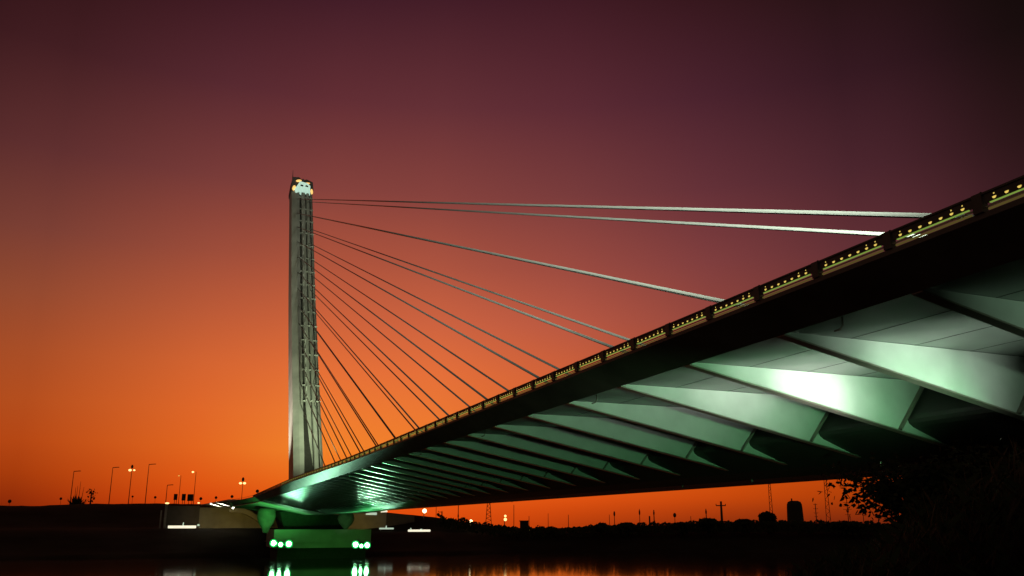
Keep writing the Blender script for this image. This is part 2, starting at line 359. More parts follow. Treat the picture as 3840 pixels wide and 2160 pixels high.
# cables
TA = math.tan(math.radians(21.65))
for k in range(13):
    y0 = 5.3+11.8*k
    for sx in (-1, 1):
        x = BX+1.85*sx
        y0 = {(0, -1): 4.98, (0, 1): 6.2, (1, -1): 17.3, (1, 1): 18.2}.get((k, sx), 5.3+11.8*k)
        # intersect with the mast's front
        y1 = 230.
        for _ in range(30):
            z1 = 5+(y1-y0)*TA; y1 = mlin(z1, 1)+.4
        xm = BX+1.75*sx
        mb = MB(); mb.tube([(x, y0, 5.0), (xm, y1, 5+(y1-y0)*TA)], .10, 12); cb = mb.build('stay_cable', M['cable'], bridge, True, origin=(x, y0, 5))
        mb = MB(); mb.tube([(x, y0-.4, 5-.4*TA), (x, y0+1.6, 5+1.6*TA)], .2, 10); mb.build('anchor_socket', M['pole'], cb, True)
# railing
railing = None
M['strip2'] = emit('low_rail_glow', lin((104, 92, 44)), .55)  # added brown glow for the light on the lower rail
mb = MB()
ZT = 5.44
mb.loft([[(xe(y)-.03, y, ZT+camb(y)-.035), (xe(y)+.07, y, ZT+camb(y)-.035), (xe(y)+.07, y, ZT+camb(y)), (xe(y)-.03, y, ZT+camb(y))] for y in YS])
mb.mi = 1
for dz in (.085,):
    mb.loft([[(xe(y)+.0, y, RB+camb(y)+dz-.011), (xe(y)+.03, y, RB+camb(y)+dz-.011), (xe(y)+.03, y, RB+camb(y)+dz+.011), (xe(y)+.0, y, RB+camb(y)+dz+.011)] for y in YS])
railing = mb.build('railing', [M['rail'], M['railpale']], bridge)
PS = 2*.968
NP = 88
for k in range(-3, NP):
    y = 9.2*.968+PS*k; c = camb(y); x = xe(y)
    mb = MB(); mb.box(x-.04, x+.10, y-.09, y+.09, RB+c+.002, ZT+c+.005)
    mb.tube([(x+.02, y-.05, ZT+c+.01), (x+.02, y-.05, ZT+c+.035)], .02, 6)
    mb.build('post', M['rail'], railing, origin=(x, y, RB+c))
    if k >= NP-30: continue
    mb = MB(); mb.mi = 0
    c2 = camb(y+PS/2)
    mb.box(x-.005, x+.035, y+.115, y+PS-.115, RB+c2+.145, ZT+c2-.03)
    mb.mi = 1; mb.box(x-.0, x+.035, y+.20, y+PS-.20, RB+c2+.128, RB+c2+.144)
    mb.mi = 3; mb.box(x-.0, x+.035, y+.16, y+PS-.16, RB+c2+.02, RB+c2+.05)
    mb.mi = 2
    for j in range(7):  # glowing crescents: light on each hole's lower rim put in as emission
        yc = y+.30+j*(PS-.60)/6; zc = RB+c2+.205; ro = .038
        arc = [(yc+ro*math.cos(t), zc+ro*math.sin(t)) for t in [math.radians(a) for a in range(180, 361, 30)]]
        inn = [(yc+ro*.9*math.cos(t), zc+ro*(.12 if 1 < i_ < 5 else .05)) for i_, t in enumerate([math.radians(a) for a in range(360, 179, -30)])]
        b0 = [(x-.009, p[0], p[1]) for p in arc+inn[1:-1]]
        mb.poly(b0)
        if j in (0, 1, 6): mb.poly([(x-.009, yc+.014*math.cos(t), zc+.052+.014*math.sin(t)) for t in [i*math.pi/3 for i in range(6)]])
    mb.build('perforated_panel', [M['rail'], M['strip'], M['dot'], M['strip2']], railing, origin=(x, y, RB+c))
# gutter hooks under the edge and drain spouts under the spine
for k in range(9):
    y = 13.55+12.*k; mb = MB()
    mb.tube([(13.35, y, 4.555), (13.35, y, 4.36), (13.30, y+.05, 4.27), (13.2, y+.12, 4.24)], .028, 6); mb.build('gutter_pipe', M['flange'], bridge, True)
for px, py in ((3305, 1740), (3520, 1741), (2820, 1803), (2560, 1824), (2350, 1845), (2096, 1866), (1920, 1880)):
    v = at(px, py, 1.); v = v*(1.93/v.z); 
    mb = MB(); mb.tube([(v.x if v.x < 27 else 25.0, v.y, 2.01), (v.x if v.x < 27 else 25., v.y, 1.86)], .05, 8); mb.build('drain_spout', M['flange'], bridge, True)
# ------------------------------------------------------------------ piers and pile cap in the water
pier = thing('bridge_pier', 'wide concrete pier under the mast foot, its block lit green by two trios of floodlights', 'bridge pier', (28, 195, WATER))
mb = MB(); mb.box(17.6, 38.9, 186.5, 205, -5.15, -1.18); mb.box(17.2, 39.2, 186.2, 205.2, -4.02, -3.90); mb.build('pile_cap', M['concrete'], pier)
mb = MB(); mb.box(18.6, 38.0, 187.4, 204, -9.9, -5.153); mb.build('plinth', M['dark'], pier)
mb = MB(); mb.loft([[(20.0, 190, -1.18), (34.2, 190, -1.18), (34.2, 203, -1.18), (20, 203, -1.18)], [(18.8, 189, 2.7), (33, 189, 2.0), (33, 204, 2.0), (18.8, 204, 2.7)]]); mb.build('pier_body', M['dark'], pier)
def fluted(cx, cy, prof, name, m, lab):
    mb = MB(); rings = []
    for z, rx, ry in prof: rings.append([(cx+rx*math.cos(2*math.pi*i/16), cy+ry*math.sin(2*math.pi*i/16), z) for i in range(16)])
    mb.loft(rings); return mb.build(name, m, pier, True)
fluted(15.8, 187.5, [(-1.9, .5, .5), (-.9, .9, .9), (.2, 1.6, 1.2), (1.5, 2.0, 1.4), (2.6, 1.9, 1.4), (3.3, 1.7, 1.2)], 'bearing_column', M['column'], '')
fluted(33.2, 187.2, [(-1.2, .35, .5), (-.55, .9, .8), (.1, 1.5, 1.0), (1.2, 1.95, 1.2), (2.0, 1.7, 1.2), (2.5, 1.4, 1.0)], 'bearing_column', M['column'], '')
# abutment walls on the far bank
ab = thing('abutment_wall', 'tall olive-lit concrete abutment wall under the left end of the approach', 'wall', (9, 264, -3), 'abutment walls on the far bank')
mb = MB(); mb.box(2.8, 29, 263.5, 266, -6, 4.83); mb.build('wall_panel', M['concrete'], ab)
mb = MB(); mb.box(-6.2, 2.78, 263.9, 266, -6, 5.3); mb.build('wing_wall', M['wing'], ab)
mb = MB(); mb.box(-6.9, -6.25, 263.3, 266, -6, 5.6); mb.box(-8.0, -7.6, 263.0, 264, -4.5, 4.0); mb.build('end_pilaster', M['concrete'], ab)
mb = MB()
a0, a1 = [], []
for t in range(9):
    u = t/8.; a0.append((10.8+u*9.5, 4.6-.25*u-2.6*max(0, u-.45)**1.6*3)); a1.append((10.8+u*10.5, 3.55-.9*u-3.*max(0, u-.35)**1.5*2.2))
mb.xz(a0+a1[::-1], 258, 263.4); mb.build('haunch', M['concrete'], ab)
ab2 = thing('abutment_wall', 'olive-lit concrete abutment wall right of the green pier, darker at its right end', 'wall', (50, 264, -3), 'abutment walls on the far bank')
mb = MB(); mb.box(40, 59.8, 263.5, 266, -6, 4.83); mb.build('wall_panel', M['concrete'], ab2)
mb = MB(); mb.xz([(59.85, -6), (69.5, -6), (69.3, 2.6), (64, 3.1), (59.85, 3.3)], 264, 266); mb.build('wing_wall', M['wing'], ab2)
# ------------------------------------------------------------------ green floodlights on the pier
GL = [(17.45, -4.02, .58, 'leftmost'), (18.95, -4.34, .46, 'middle'), (20.65, -4.22, .60, 'rightmost')]
GR = [(35.2, -4.48, .60, 'leftmost'), (36.5, -4.82, .38, 'small low middle'), (37.8, -4.64, .55, 'rightmost')]
LAMPS = []
for grp, side_ in ((GL, 'left'), (GR, 'right')):
    for x, z, r_, w_ in grp:
        t = thing('floodlight', f'{w_} of the three glaring green floodlights at the {side_} end of the pier', 'floodlight', (x, 185.0, z), 'green floodlights on the pier')
        mb = MB(); mb.tube([(x, 185.6, z), (x, 185.0, z)], [r_*.5, r_*1.48], 18); mb.box(x-.12, x+.12, 185.1, 186.4, z-r_-.25, z-r_*.5); mb.build('housing', M['pole'], t)
        mb = MB(); mb.tube([(x, 185.0, z), (x, 184.95, z)], [r_*1.45, r_*1.42], 18); mb.build('halo_disc', M['ring'], t)  # glowing disc put in for the green halo round the lens
        mb = MB(); mb.ball((x, 184.93, z), r_*.82, .12, r_*.82, 14, 6); mb.build('lens', M['lens'], t, True)
        LAMPS.append(t)
# ------------------------------------------------------------------ bars of light on the far bank
def lightbar(x0, x1, y, z, label, m, r_=.3, extra=()):
    t = thing('floodlight_bar', label, 'floodlight bar', ((x0+x1)/2, y, z-.9), 'white light bars on the far bank')
    mb = MB(); mb.tube([(x0, y-.3, z), (x1, y-.3, z)], r_, 10); mb.build('tube', m, t, True)
    mb = MB(); mb.box(x0-.2, x1+.2, y, y+.4, z-r_*1.2, z+r_*.8)
    for q in (x0+.5, x1-.5): mb.box(q-.1, q+.1, y, y+.4, z-2.5, z)
    mb.build('bracket', M['pole'], t)
    for ex, ez, er in extra:
        mb = MB(); mb.tube([(ex, y-.3, z+r_*.7), (ex+.1, y-.3, z+ez)], [er, er*.6], 8); mb.build('side_lamp', M['dimtube'], t, True)
def hz(px, py, y): v = at(px, py, 1.); return v*(y/v.y)
a, b_ = hz(630, 1976, 260), hz(735, 1977, 260)
lightbar(a.x, b_.x, 260, a.z, 'long straight white bar of light at the foot of the left wing wall', M['tubewhite'], .40, ((hz(686, 1970, 260).x, 1.3, .22), (hz(743, 1970, 260).x, .8, .4)))
a, b_ = hz(1422, 1982, 258), hz(1475, 1981, 258)
lightbar(a.x, b_.x, 258, a.z, 'short dim pale bar of light at the foot of the right abutment wall', M['dimtube'], .26, ((hz(1447, 1974, 258).x, .9, .25),))
a, b_ = hz(1530, 1990, 250), hz(1612, 1989, 250)
lightbar(a.x, b_.x, 250, a.z, 'lumpy bright white bar of light on the dark bank right of the abutment', M['tubewhite'], .33, ((hz(1539, 1980, 250).x, .8, .3), (hz(1580, 1984, 250).x, .5, .5)))
# tubes under the approach and bridge ends
t = thing('soffit_light', 'small white lamp fixed under the left edge of the approach span', 'lamp', hz(872, 1908, 255), None)
v = hz(872, 1908, 255); mb = MB(); mb.tube([v, v+Vector((.35, 0, .8))], .3, 8); mb.build('lens', M['white'], t, True)
v = hz(1385, 1927, 255)
t = thing('soffit_light', 'pale tube lamp under the deck just right of the pier head', 'lamp', v, None)
mb = MB(); mb.tube([hz(1372, 1928, 255), hz(1412, 1925, 255)], [.2, .55], 8); mb.build('tube', M['dimtube'], t, True)
v = hz(1445, 1917, 255)
t = thing('soffit_light', 'thin warm tube lamp under the deck at the right end of the abutment', 'lamp', v, None)
mb = MB(); mb.tube([hz(1428, 1920, 255), hz(1452, 1917, 255)], [.12, .28], 8); mb.build('tube', M['tubewhite'], t, True)
# ------------------------------------------------------------------ street lamps and signs on the left embankment
DL = 345.
def lamp(base, top, label, arms=(), lit=(), bulb=False, name='street_lamp', r_=.16, D=DL):
    B = at(*base, D); T = at(*top, D); B.z = min(B.z, T.z-1)-1.5; T.x, T.y = B.x+(T.x-B.x)*.3, B.y+(T.y-B.y)*.3
    X = Vector((R.x, R.y, 0)); u = D/3080*1.03
    B0 = at(*base, D)
    T = Vector((B0.x, B0.y, T.z)); 
    t = thing(name, label, 'street lamp', (B0.x, B0.y, B.z), 'street lamps on the left embankment')
    mb = MB(); mb.tube([(B0.x, B0.y, B.z), T], [r_, r_*.6], 6); mb.build('pole', M['pole'], t, True)
    for a in arms:
        mb = MB(); e = T+X*(a*u)+Vector((0, 0, .1)); mb.tube([T+Vector((0, 0, -.05)), e], .15, 6); mb.ball(e+X*(.2 if a > 0 else -.2), .45, .3, .16, 8, 4); mb.build('arm', M['pole'], t, True)
    for a, m, s in lit:
        mb = MB(); c = T+X*(a*u)+Vector((0, 0, -.1)); s = s*.74; mb.ball(c, s, s*.8, s*.75, 10, 6); mb.build('lamp_head', m, t, True)
    if bulb:
        mb = MB(); mb.ball(T+Vector((0, 0, 1.2)), .45, .45, .8, 8, 5); mb.build('finial', M['pole'], t, True)
lamp((262, 1892), (269, 1767), 'unlit street lamp farthest left, beside the spiky agave, single arm to the right', arms=(17,))
lamp((408, 1890), (417, 1753), 'unlit street lamp with one arm, just left of the tall twin-headed lit lamp', arms=(16,))
lamp((481, 1889), (489, 1762), 'tall lit street lamp with two glowing heads on the left embankment', lit=((-6, M['sodium'], .8), (8, M['sodium'], .55)), bulb=True)
lamp((544, 1889), (552, 1741), 'tallest unlit street lamp, single arm, right of the twin-headed lit lamp', arms=(18,))
lamp((621, 1888), (627, 1819), 'short unlit street lamp above the end of the dark wing wall', arms=(15,))
lamp((669, 1888), (673, 1783), 'slim street lamp with a faint glow, left of the paired dark signboards', lit=((-7, M['dot'], .35),), bulb=False, r_=.12)
lamp((725, 1888), (730, 1769), 'street lamp with one lit head facing left, right above the dark signboards', lit=((-11, M['sodium'], .62),), r_=.13)
lamp((906, 1872), (908, 1811), 'lit twin-headed street lamp left of the mast foot above the road', lit=((-8, M['sodium'], .7), (6, M['sodium'], .7)), bulb=True, D=300, r_=.11)
X = Vector((R.x, R.y, 0))
def board(px0, px1, py0, py1, base, label, D=DL-6):
    a = at(px0, py0, D); c = at(px1, py1, D); bz = at(px0, base, D).z-1.5
    mid = (Vector((a.x, a.y, 0))+Vector((c.x, c.y, 0)))/2
    wv = (Vector((c.x, c.y, 0))-Vector((a.x, a.y, 0))).length/2; X2 = X; Y2 = Vector((-X.y, X.x, 0))
    t = thing('signboard', label, 'sign', (mid.x, mid.y, bz), 'dark signboards on the embankment')
    mb = MB(); pr = [(-wv, c.z), (wv, c.z), (wv, a.z), (-wv, a.z)]
    mb.prism(pr, lambda p: mid+X2*p[0]+Vector((0, 0, p[1])), lambda p: mid+X2*p[0]+Y2*.2+Vector((0, 0, p[1]))); mb.build('panel', M['sign'], t)
    mb = MB()
    for q in (-wv*.55, wv*.55): mb.tube([mid+X2*q+Y2*.3+Vector((0, 0, bz)), mid+X2*q+Y2*.3+Vector((0, 0, c.z+.2))], .1, 6)
    mb.build('post', M['pole'], t)
board(652, 664, 1852, 1875, 1890, 'narrow dark signboard standing alone left of the pair')
board(682, 695, 1852, 1877, 1890, 'left board of the close pair of dark signboards')
board(703, 724, 1853, 1879, 1890, 'wider right board of the close pair of dark signboards')
def rsign(px, py, r_, label, base, D=DL-4, name='round_sign'):
    c = at(px, py, D); bz = at(px, base, D).z-1.; t = thing(name, label, 'traffic sign', (c.x, c.y, bz), 'small traffic signs on the skyline')
    mb = MB(); Y2 = Vector((-X.y, X.x, 0)); mb.prism([(r_*math.cos(i*math.pi/6), r_*math.sin(i*math.pi/6)) for i in range(12)], lambda p: c+X*p[0]+Vector((0, 0, p[1])), lambda p: c+X*p[0]+Y2*.08+Vector((0, 0, p[1]))); mb.build('disc', M['sign'], t)
    mb = MB(); mb.tube([(c.x, c.y, bz)+Vector((0, 0, 0)).to_tuple() if False else (c.x+Y2.x*.12, c.y+Y2.y*.12, bz), (c.x+Y2.x*.12, c.y+Y2.y*.12, c.z)], .05, 5); mb.build('post', M['pole'], t)
rsign(228, 1870, .5, 'small round sign left of the agave on the left embankment', 1893)
rsign(36, 1880, .65, 'round sign at the far left end of the embankment', 1900)
rsign(582, 1865, .5, 'round sign standing alone between the tallest lamp and the short lamp', 1890)
rsign(497, 1862, .4, 'small sign just right of the twin-headed lit lamp', 1890)
rsign(753, 1870, .6, 'small sign where the road leaves the embankment beside the dark boards', 1888)
rsign(810, 1866, .45, 'tiny sign on the approach above the white lit soffit', 1882, 285)
rsign(870, 1862, .5, 'small tilted sign on the approach left of the twin-headed lamp by the mast', 1874, 285)
rsign(965, 1842, .45, 'small sign on the deck edge left of the mast foot', 1856, 225)
# small warm lamps at road level
for px, py, r_, lab in ((627, 1887, .45, 'low warm lamp on the parapet above the wing wall end'), (745, 1886, .4, 'low warm lamp where the approach meets the embankment')):
    c = at(px, py, 300 if px > 700 else 290); t = thing('marker_lamp', lab, 'lamp', c)
    mb = MB(); mb.ball(c, r_*1.5 if px < 700 else r_, r_, r_*.6, 8, 5); mb.build('lens', M['sodium'], t, True)
    mb = MB(); mb.tube([c+Vector((0, .4, -2)), c+Vector((0, .4, 0))], .08, 5); mb.build('stem', M['pole'], t)
# agave clump with tall flower stalks
def agave():
    B = at(285, 1897, 338); t = thing('agave_plant', 'big dark agave clump with tall thin stalks on the left embankment', 'plant', (B.x, B.y, B.z-1))
    mb = MB(); rnd = random.Random(3)
    for i in range(150):
        a = rnd.uniform(0, 2*math.pi); tl = rnd.uniform(.1, 1.25); L = rnd.uniform(2.6, 5.0)*(1-.25*(tl/1.25)**2)
        d = Vector((math.cos(a)*math.sin(tl), math.sin(a)*math.sin(tl), math.cos(tl))); s = Vector((-math.sin(a), math.cos(a), 0))*rnd.uniform(.14, .3)
        p = Vector((B.x, B.y, B.z-.6))+Vector((rnd.uniform(-1.4, 1.4), rnd.uniform(-1, 1), 0)); m = p+d*L*.55+Vector((0, 0, .25)); e = p+d*L
        mb.poly([p-s*.6, p+s*.6, m+s, e, m-s])
    mb.build('leaf_clump', M['agave'], t)
    for px, py, bx in ((303, 1806, 293), (292, 1822, 284), (315, 1826, 303), (284, 1828, 279)):
        mb = MB(); e = at(px, py, 338); p = at(bx, 1885, 338); mb.tube([p, e], [.13, .05], 5); mb.build('stalk', M['agave'], t)
agave()
def bare(px, py0, py1, D, label, name='small_tree', sp_=8, seed=1, leaves=60):
    rnd = random.Random(seed); B = at(px, py1, D); T = at(px+3, py0, D); T = Vector((B.x, B.y, T.z)); t = thing(name, label, 'tree', (B.x, B.y, B.z-1))
    mb = MB(); H = T.z-B.z; mb.tube([(B.x, B.y, B.z-1), T-Vector((0, 0, H*.15))], [H*.06, H*.025], 6)
    for i in range(9):
        z0 = B.z+H*rnd.uniform(.25, .85); a = rnd.uniform(0, 6.28); L = H*rnd.uniform(.15, .4); p = Vector((B.x, B.y, z0)); mb.tube([p, p+Vector((math.cos(a)*L, math.sin(a)*L, L*rnd.uniform(.2, .9)))], [H*.02, H*.008], 4)
    mb.build('trunk', M['bark'], t)
    mb = MB()
    for i in range(leaves):
        c = Vector((B.x, B.y, B.z+H*rnd.uniform(.2, 1.)))+Vector((rnd.gauss(0, H*.13), rnd.gauss(0, H*.13), 0)); s = H*rnd.uniform(.04, .09)
        u = Vector((rnd.uniform(-1, 1), rnd.uniform(-1, 1), rnd.uniform(-1, 1))).normalized()*s; v = Vector((rnd.uniform(-1, 1), rnd.uniform(-1, 1), rnd.uniform(-1, 1))).normalized()*s
        mb.poly([c-u, c-v, c+u, c+v])
    mb.build('crown', M['leaf'], t)
bare(338, 1834, 1893, 336, 'thin ragged small tree right of the agave clump', seed=5)
# ------------------------------------------------------------------ far right skyline
def crownmass(mb, c, rx, ry, rz, n_, s, rnd):
    for i in range(n_):
        while True:
            q = Vector((rnd.uniform(-1, 1), rnd.uniform(-1, 1), rnd.uniform(-1, 1)))
            if .25 < q.length < 1: break
        q = q.normalized()*(q.length**.45)*(1+.18*noise.noise(q*2.3+c*.05))
        p = c+Vector((q.x*rx, q.y*ry, q.z*rz)); ss = s*rnd.uniform(.6, 1.4)
        u = Vector((rnd.gauss(0, 1), rnd.gauss(0, 1), rnd.gauss(0, 1))).normalized()*ss; v = u.orthogonal().normalized()*ss*rnd.uniform(.5, 1)
        mb.poly([p-u, p-v, p+u, p+v])
def rtree(px, py, w_px, h_px, D, label, seed):
    rnd = random.Random(seed); h_px *= .85; c = at(px, py+h_px*.08, D); u = D/3080
    B = at(px, py+h_px*.5, D); t = thing('tree', label, 'tree', (B.x, B.y, B.z-3), 'dark trees on the far right bank')
    mb = MB(); crownmass(mb, c, w_px*u*.5, w_px*u*.5, h_px*u*.55, 900, .55, rnd); mb.build('crown', M['leaf'], t)
    mb = MB(); mb.tube([(c.x, c.y, B.z-4), (c.x, c.y, c.z)], [.5, .3], 6); mb.build('trunk', M['bark'], t)
rtree(2878, 1940, 58, 44, 248, 'rounded dark tree on the far bank just left of the silo tower', 1)
rtree(2790, 1960, 60, 26, 245, 'low spreading dark tree between the crossarm pole and the rounded tree', 2)
rtree(2655, 1958, 70, 30, 244, 'low dark tree left of the crossarm pole', 3)
rtree(2555, 1972, 60, 24, 245, 'small dark tree under the cup-headed mast on the far bank', 4)
rtree(2350, 1974, 70, 26, 244, 'flat dark tree between the first two headed masts', 6)
rtree(2255, 1976, 44, 28, 244, 'narrow dark tree left of the first headed mast', 7)
rtree(2060, 1990, 30, 26, 247, 'small bushy dark tree right of the boxy hut', 8)
rtree(2022, 1991, 22, 24, 247, 'tiny dark tree touching the boxy hut', 9)
rtree(3170, 1968, 120, 26, 246, 'long low dark tree mass right of the silo tower', 10)
# ground cover of scrub along the far right crest
rnd = random.Random(11); mb = MB()
for i in range(9000):
    px = 1640+rnd.random()**.9*1760; a = azel(px, 1965)
    D = rnd.uniform(240, 252); hh = lerp(SKYL, a[0]); c = at(px, 1965, D); zt_ = hh*D+.2+1.1*abs(noise.noise(Vector((px*.021, 0, 0))))*1.3+.5*noise.noise(Vector((px*.09, 2, 0)))
    c.z = zt_-rnd.random()**1.5*3.; s = rnd.uniform(.2, .5)
    u = Vector((rnd.gauss(0, 1), rnd.gauss(0, 1), rnd.gauss(0, 1))).normalized()*s; v = u.orthogonal()*s/max(.01, u.orthogonal().length)
    mb.poly([c-u, c-v, c+u, c+v])
o = mb.build('scrub', M['leaf']); o['kind'] = 'stuff'; o['label'] = 'dark scrub along the crest of the far right bank'; o['category'] = 'scrub'
# silo tower
c = at(2984, 1960, 300); u = 300/3080*1.04
t = thing('silo_tower', 'dark round-topped silo tower on the far right bank', 'tower', (c.x, c.y, c.z-2))
mb = MB(); rings = []
zt_ = at(2984, 1878, 300).z
for z, r_ in ((c.z-3, 27.5), (c.z+1, 27), (zt_-2.4, 25.5), (zt_-1.2, 24.5), (zt_-.4, 21), (zt_, 13)): rings.append([(c.x+r_*u*math.cos(i*math.pi/10), c.y+r_*u*math.sin(i*math.pi/10), z) for i in range(20)])
mb.loft(rings); mb.build('silo_body', M['building'], t, True)
mb = MB(); mb.tube([(c.x-1, c.y, zt_-.3), (c.x-1, c.y, zt_+.8)], .25, 6); mb.build('vent', M['building'], t)
# crossarm pole
def pole(px, py0, py1, D, r_, label, name, cat, group=None, arms=(), head=None):
    B = at(px, py1, D); z1 = at(px, py0, D).z; t = thing(name, label, cat, (B.x, B.y, B.z-2), group)
    mb = MB(); mb.tube([(B.x, B.y, B.z-2), (B.x, B.y, z1)], [r_, r_*.75], 6); mb.build('pole', M['pole'], t, True)
    u = D/3080
    for py, wl, wr in arms:
        z = at(px, py, D).z; mb = MB(); P = Vector((B.x, B.y, z)); mb.tube([P-X*wl*u, P+X*wr*u], r_*.4, 6)
        for s in (-wl, wr): mb.tube([P+X*s*u, P+X*s*u+Vector((0, 0, .5))], r_*.3, 5)
        mb.build('crossarm', M['pole'], t)
    if head:
        hy, hw, hh, m = head; mb = MB(); mb.ball((B.x, B.y, at(px, hy, D).z), hw*u*.34, hw*u*.34, hh*u*.42, 8, 5); mb.build('head', m, t, True)
    return t
pole(2708, 1880, 1962, 250, .42, 'thick dark utility pole with a crossarm on the far bank', 'utility_pole', 'utility pole', arms=((1896, 18, 16),))
GM = 'distant masts on the far skyline'
pole(2305, 1918, 1975, 420, .22, 'headed mast at the left end of the group of masts under the deck', 'light_mast', 'mast', GM, head=(1927, 11, 24, M['pole']))
pole(2400, 1908, 1975, 430, .2, 'headed mast with tallest slim head in the right hand group', 'light_mast', 'mast', GM, head=(1922, 9, 26, M['pole']))
pole(2437, 1935, 1975, 420, .55, 'stubby thick mast leaning beside the slim headed mast', 'light_mast', 'mast', GM)
pole(2454, 1912, 1975, 430, .35, 'plain thick mast right of the stubby one', 'light_mast', 'mast', GM, head=(1924, 9, 22, M['pole']))
pole(2532, 1923, 1975, 430, .2, 'mast with a broad cup-shaped head', 'light_mast', 'mast', GM, head=(1932, 18, 20, M['pole']))
pole(2650, 1908, 1965, 430, .3, 'slim mast just left of the utility pole with crossarm', 'light_mast', 'mast', GM, head=(1920, 9, 22, M['pole']))
pole(2592, 1936, 1972, 430, .2, 'short thin mast between the cup-headed mast and the utility pole', 'light_mast', 'mast', GM)
pole(2286, 1930, 1975, 430, .18, 'thin plain mast touching the first headed mast on its left', 'light_mast', 'mast', GM)
pole(2132, 1930, 1984, 430, .2, 'thin short mast alone in the middle of the gap', 'light_mast', 'mast', GM)
pole(2056, 1925, 1984, 430, .16, 'thin mast right of the boxy hut', 'light_mast', 'mast', GM)
pole(1984, 1935, 1985, 430, .2, 'thin mast rising from the right side of the boxy hut', 'light_mast', 'mast', GM)
pole(1927, 1893, 1982, 430, .2, 'tall thin mast right of the lamp with two stacked lights', 'light_mast', 'mast', GM)
pole(1718, 1880, 1952, 380, .22, 'thin mast on the slope right of the bright round lamp', 'light_mast', 'mast', GM, head=(1935, 8, 22, M['pole']))
pole(1657, 1918, 1943, 330, .3, 'short crooked mast nearest the bright round lamp', 'light_mast', 'mast', GM, arms=((1920, 14, 0),))
pole(1635, 1888, 1940, 380, .14, 'hair-thin mast closest to the abutment', 'light_mast', 'mast', GM)
pole(3063, 1888, 1962, 600, .35, 'small lattice pylon with stacked crossarms right of the silo', 'power_pylon', 'pylon', GM, arms=((1892, 6, 6), (1908, 7, 7), (1924, 7, 7), (1938, 5, 5)))
pole(3183, 1862, 1964, 600, .3, 'lattice pylon with wide stacked crossarms left of the leafy tree', 'power_pylon', 'pylon', GM, arms=((1870, 8, 8), (1884, 13, 13), (1898, 15, 15), (1910, 14, 14), (1930, 9, 9)))
pole(3240, 1905, 1965, 500, .2, 'thin mast against the leafy tree', 'light_mast', 'mast', GM)
def lattice(px0, px1, py0, py1, D, w0, w1, label):
    B = at(px1, py1, D); T = at(px0, py0, D); t = thing('lattice_tower', label, 'tower', (B.x, B.y, B.z-1), GM); mb = MB(); Tz = T.z
    N = 14
    for s in (-1, 1): mb.tube([B+X*s*w1-Vector((0, 0, 1)), Vector((B.x, B.y, Tz))+X*s*w0], .17, 5)
    for i in range(N):
        f0 = i/N; f1 = (i+1)/N; p = B+(Vector((B.x, B.y, Tz))-B)*f0; q = B+(Vector((B.x, B.y, Tz))-B)*f1; s = 1 if i % 2 else -1
        mb.tube([p+X*s*(w1+(w0-w1)*f0), q-X*s*(w1+(w0-w1)*f1)], .11, 4)
    mb.build('lattice_frame', M['pole'], t)
lattice(1832, 1832, 1868, 1974, 420, .5, 1.6, 'slim lattice tower between the two small lamps under the deck')
lattice(2893, 2893, 1780, 1930, 520, .5, .9, 'tall lattice mast rising behind the rounded tree')
lattice(3108, 3108, 1760, 1960, 520, .5, 1.3, 'tallest lattice mast between the silo and the leafy tree')
# hut and lit lamps
c0 = at(1950, 1955, 251); c1 = at(1982, 1986, 251); t = thing('hut', 'small dark boxy hut on the far bank below the tall thin mast', 'hut', (c0.x, c0.y, c1.z-2))
mb = MB(); wv = (Vector((c1.x, c1.y, 0))-Vector((c0.x, c0.y, 0))).length; Y2 = Vector((-X.y, X.x, 0)); p0 = Vector((c0.x, c0.y, 0))
mb.prism([(0, c1.z-3), (wv, c1.z-3), (wv, c0.z), (0, c0.z)], lambda p: p0+X*p[0]+Vector((0, 0, p[1])), lambda p: p0+X*p[0]+Y2*3+Vector((0, 0, p[1]))); mb.build('wall', M['building'], t)
mb = MB(); mb.prism([(-.25, c0.z+.003), (wv+.25, c0.z+.003), (wv+.25, c0.z+.25), (-.25, c0.z+.25)], lambda p: p0+X*p[0]-Y2*.3+Vector((0, 0, p[1])), lambda p: p0+X*p[0]+Y2*3.3+Vector((0, 0, p[1]))); mb.build('roof', M['building'], t)
def farlamp(px, py, r_, base, D, m, label, extra=()):
    c = at(px, py, D); bz = at(px, base, D).z; t = thing('lit_lamp', label, 'lamp', (c.x, c.y, bz-1), 'small lit lamps on the far right bank')
    mb = MB(); mb.tube([(c.x, c.y+.7, bz-1), (c.x, c.y+.7, c.z)], .13, 5); mb.build('pole', M['pole'], t)
    for z_, r2 in ((c.z, r_),)+tuple((at(px, e, D).z, q) for e, q in extra):
        mb = MB(); mb.ball((c.x, c.y, z_), r2, r2, r2, 12, 8); mb.build('globe', m, t, True)
farlamp(1592, 1916, .68, 1940, 262, M['warm'], 'brightest round warm lamp under the deck, right of the abutment')
farlamp(1766, 1955, .52, 1968, 262, M['warm'], 'small round lamp on the slope below a dark bush')
farlamp(1895, 1948, .5, 1982, 262, M['sodium'], 'lamp with two small lights stacked one above the other', extra=((1935, .38),))
farlamp(1986, 1989, .26, 1995, 250, M['dot'], 'tiny dim lamp at the foot of the boxy hut')
